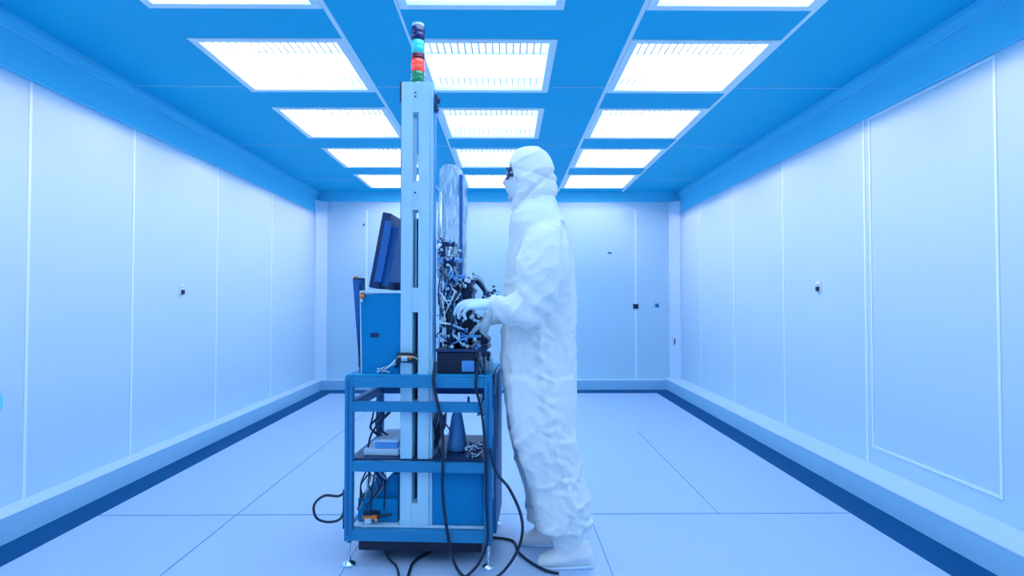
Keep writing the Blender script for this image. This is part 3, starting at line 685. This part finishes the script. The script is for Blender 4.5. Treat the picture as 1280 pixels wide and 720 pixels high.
# hood with a real face opening
hb = MB()
hb.ball(HC+V((.012, 0, .018)), (.108, .096, .118), M['hoodm'], 30)
R = []
for py, a, b, hw in ((214, 637, 694, .094), (228, 636, 696, .098), (242, 639, 696, .102), (254, 640, 688, .100), (264, 638, 680, .098), (273, 638, 672, .085)):
    A, B = K(a, py, YP), K(b, py, YP); R.append(ering((A+B)/2, (B.x-A.x)/2, hw))
hb.rings(R, M['hoodm'])
def hf(p, n):
    q = p-HC
    d = .006*noise.noise(V((q.x*9, q.y*9, q.z*9))) + .005*(ridge(V((q.x*9+q.z*8, q.y*8, q.z*13-q.x*7)))-.35)
    # strap crease running back from the temple
    d -= .008*math.exp(-((q.z+.005+.25*(q.x-.03))/.010)**2)*(1 if q.x > .02 else .3)
    d -= .011*math.exp(-((q.z+.07-.9*(q.x-.02))/.012)**2)
    return d
vs, fs = bake(hb, .006, 4, hf)
def inface(c):
    q = c-HC; return q.x < -.045 and ((q.y/.066)**2 + ((q.z+.022)/.086)**2) < 1
keep = [f for f in fs if not inface(sum((vs[i] for i in f), V())/len(f))]
used = sorted({i for f in keep for i in f}); ix = {i: k for k, i in enumerate(used)}
mb = MB(); mb.raw([vs[i] for i in used], [[ix[i] for i in f] for f in keep], M['hoodm'], True); hood = mb.build('hood', person)
sm = hood.modifiers.new('cloth_thickness', 'SOLIDIFY'); sm.thickness = .003; sm.offset = -1
mb = MB(); mb.tube([HC+V((-.062-.030*math.cos(a)*0 + .016*abs(math.sin(a)), .066*math.sin(a), -.022+.086*math.cos(a))) + V((-.018 if abs(math.cos(a)) < .9 else -.006, 0, 0)) for a in [2*math.pi*k/24 for k in range(25)]], .005, M['seam'], sub=2)
mb.build('hood_hem', hood)
# mask: cupped pleated cloth over nose and mouth
mb = MB(); R = []
for i in range(9):
    t = i/8; zc = -.008-.105*t; out = .095+.012*math.sin(math.pi*min(1, t*1.25+.12))-.028*max(0, t-.55)*2
    R.append([HC+V((-out*math.cos(a)**.6 if math.cos(a) > 0 else 0, .068*math.sin(a), zc+.004*math.cos(3*a))) for a in [(-.5+k/16)*math.pi*.97 for k in range(17)]])
mb.rings(R, M['mask'], cap=False, closed=False); msk = mb.build('face_mask', person)
sm = msk.modifiers.new('thickness', 'SOLIDIFY'); sm.thickness = .002
for s in (-1, 1):
    mb = MB(); mb.tube([HC+V((-.03, .068*s, -.02)), HC+V((0, .078*s, -.01)), HC+V((.02, .08*s, .0))], .002, M['seam']); mb.build('ear_loop', msk)
# goggles
gg = MB(); gs = [HC+V((-.088-.018*math.cos(a*1.0)**2*(1 if abs(a) < 1.57 else 0), .062*math.sin(a), .006)) for a in [(-.5+k/12)*math.pi for k in range(13)]]
for s in (-1, 1):
    c = HC+V((-.098, .031*s, .006))
    gg.tube([c+V((.010*abs(math.sin(a)), .030*math.sin(a), .023*math.cos(a))) for a in [2*math.pi*k/16 for k in range(17)]], .0045, M['goggle'], sub=2)
    gg.box(tuple(c+V((.004, .026*s if s > 0 else -.034, -.018))), tuple(c+V((.040, .034 if s > 0 else -.026, -.004))), M['goggle'], .003)
    gg.box(tuple(c+V((.002, .026*s if s > 0 else -.034, .004))), tuple(c+V((.022, .034 if s > 0 else -.026, .022))), M['goggle'], .003)
gg.build('goggles', person)
mb = MB()
for s in (-1, 1): mb.ball(HC+V((-.096, .031*s, .006)), (.004, .026, .019), M['film'], 16)
mb.build('goggle_lens', person)
# gloves
def hand(name, wrist, fwd, back, thumb_side, curls, spread=1.0, size=1.0):
    "fwd: from wrist to knuckles, back: out of the back of the hand, thumb_side: +1 / -1 along fwd x back"
    f = V(fwd).normalized(); b = V(back); b = (b-f*b.dot(f)).normalized(); s = f.cross(b)*thumb_side; w = V(wrist); k = size
    P = lambda x, y, z: w + f*x*k + s*y*k + b*z*k
    mb = MB(); R = []
    for x, hw, ht in ((-.035, .027, .022), (-.01, .026, .020), (.02, .032, .019), (.05, .038, .018), (.078, .041, .015), (.092, .038, .012)):
        R.append(ering(P(x, 0, 0), hw*k, ht*k, s, b, 20))
    mb.rings(R, M['glove'])
    mb.ball(P(.035, .026, -.010), .019*k, M['glove'], 12)
    fing = [(.030, .092, .072, .0092), (.010, .098, .082, .0095), (-.011, .094, .075, .0092), (-.031, .084, .060, .0080)]
    for i, (y, x0, L, r) in enumerate(fing):
        c1, c2, c3 = curls[i]; a = 0; p = P(x0-.022, y, 0); pts = [p]; ang = 0
        for seg, c in ((.022, 0), (L*.46, c1), (L*.30, c2), (L*.24, c3)):
            ang += c; p = p + (f*math.cos(ang) - b*math.sin(ang) + s*(y*1.2*spread)*math.cos(ang))*seg*k; pts.append(p)
        mb.tube(pts, lambda t, r=r: r*k*(1.12-.28*t)*(1 if t < .97 else .8), M['glove'], n=10, sub=4)
        mb.ball(pts[-1], r*k*.84, M['glove'], 10)
    th = [P(.015, .022, -.006), P(.040, .046, -.012), P(.066, .058, -.020), P(.090, .056, -.032)]
    mb.tube(th, lambda t: (.0125-.003*t)*k, M['glove'], n=10, sub=4); mb.ball(th[-1], .0092*k, M['glove'], 10)
    vs, fs = bake(mb, .0026, 3, lambda p, n: .0007*noise.noise(p*60))
    o = MB(); o.raw(vs, fs, M['glove'], True); return o.build(name, person)
hand('glove', K(613, 380, 2.36), (-1, .10, -.02), (-.05, -.45, .9), 1, [(.25, .45, .3), (.35, .5, .35), (.5, .6, .4), (.7, .7, .5)], size=1.0)
hand('glove', K(609, 400, 2.565), (-.30, -.12, -.95), (.85, -.35, -.25), 1, [(.25, .35, .3), (.3, .4, .3), (.35, .45, .3), (.4, .5, .4)], size=1.0)
# boot covers
def boot(toe_px, sole_py, Y, L, hemz, ankx):
    toe = K(toe_px, sole_py, Y); x0 = toe.x; mb = MB(); R = []
    prof = [(0, .012, .020, .010), (.012, .032, .036, .022), (.05, .044, .052, .034), (.10, .046, .075, .040), (.15, .044, .105, .050), (.20, .040, .115, .055), (.245, .036, .10, .055), (.265, .024, .07, .04)]
    for t, hw, top, zc in prof:
        ring = []
        for k in range(20):
            a = 2*math.pi*k/20; z = max(0.004, top*.5+top*.5*math.sin(a)); ring.append(V((x0+t*L/.265, Y+hw*math.cos(a)*(1 if z > .01 else .9), z)))
        R.append(ring)
    mb.rings(R, M['boot'])
    mb.rings([ering(V((ankx+.0, Y, z)), r, r*.8) for z, r in ((.05, .052), (.10, .060), (.16, .070), (hemz, .075))], M['boot'])
    vs, fs = bake(mb, .006, 2, lambda p, n: .003*ridge(V((p.x*14, p.y*14, p.z*30)))*(1 if p.z > .03 else 0))
    vs = [V((p.x, p.y, max(p.z, .003))) for p in vs]
    o = MB(); o.raw(vs, fs, M['boot'], True); b = o.build('boot_cover', person)
    s = MB(); R = [[V((x0+.004+t*(L/.265), Y+hw*.93*s_, z)) for t, hw, *_ in prof for s_ in (1,)] + [V((x0+.004+t*(L/.265), Y-hw*.93, z)) for t, hw, *_ in reversed(prof)] for z in (.0005, .010)]
    s.rings(R, M['pale']); s.build('sole', b)
boot(671, 701, 2.42, .235, .21, K(709, 660, 2.42).x)
boot(649, 684, 2.64, .235, .22, K(684, 660, 2.64).x)

# ------------------------------------------------------------------ world, camera, colour
w = bpy.data.worlds.new('world'); bpy.context.scene.world = w; w.use_nodes = True
w.node_tree.nodes['Background'].inputs[0].default_value = (.2, .5, 1, 1); w.node_tree.nodes['Background'].inputs[1].default_value = .0
cd = bpy.data.cameras.new('camera'); cd.sensor_width = 36; cd.lens = 36*F/1280; cd.clip_start = .02
co = bpy.data.objects.new('camera', cd); col.objects.link(co); co.location = (0, 0, CAMZ); co.rotation_euler = (math.pi/2+PITCH, 0, YAW)
sc = bpy.context.scene; sc.camera = co
sc.view_settings.view_transform = 'Standard'; sc.view_settings.look = 'None'; sc.view_settings.gamma = 1; sc.view_settings.use_curve_mapping = False
sc.view_settings.exposure = 0.0
sc.cycles.max_bounces = 10; sc.cycles.diffuse_bounces = 6; sc.cycles.transparent_max_bounces = 12
sc.cycles.use_denoising = True
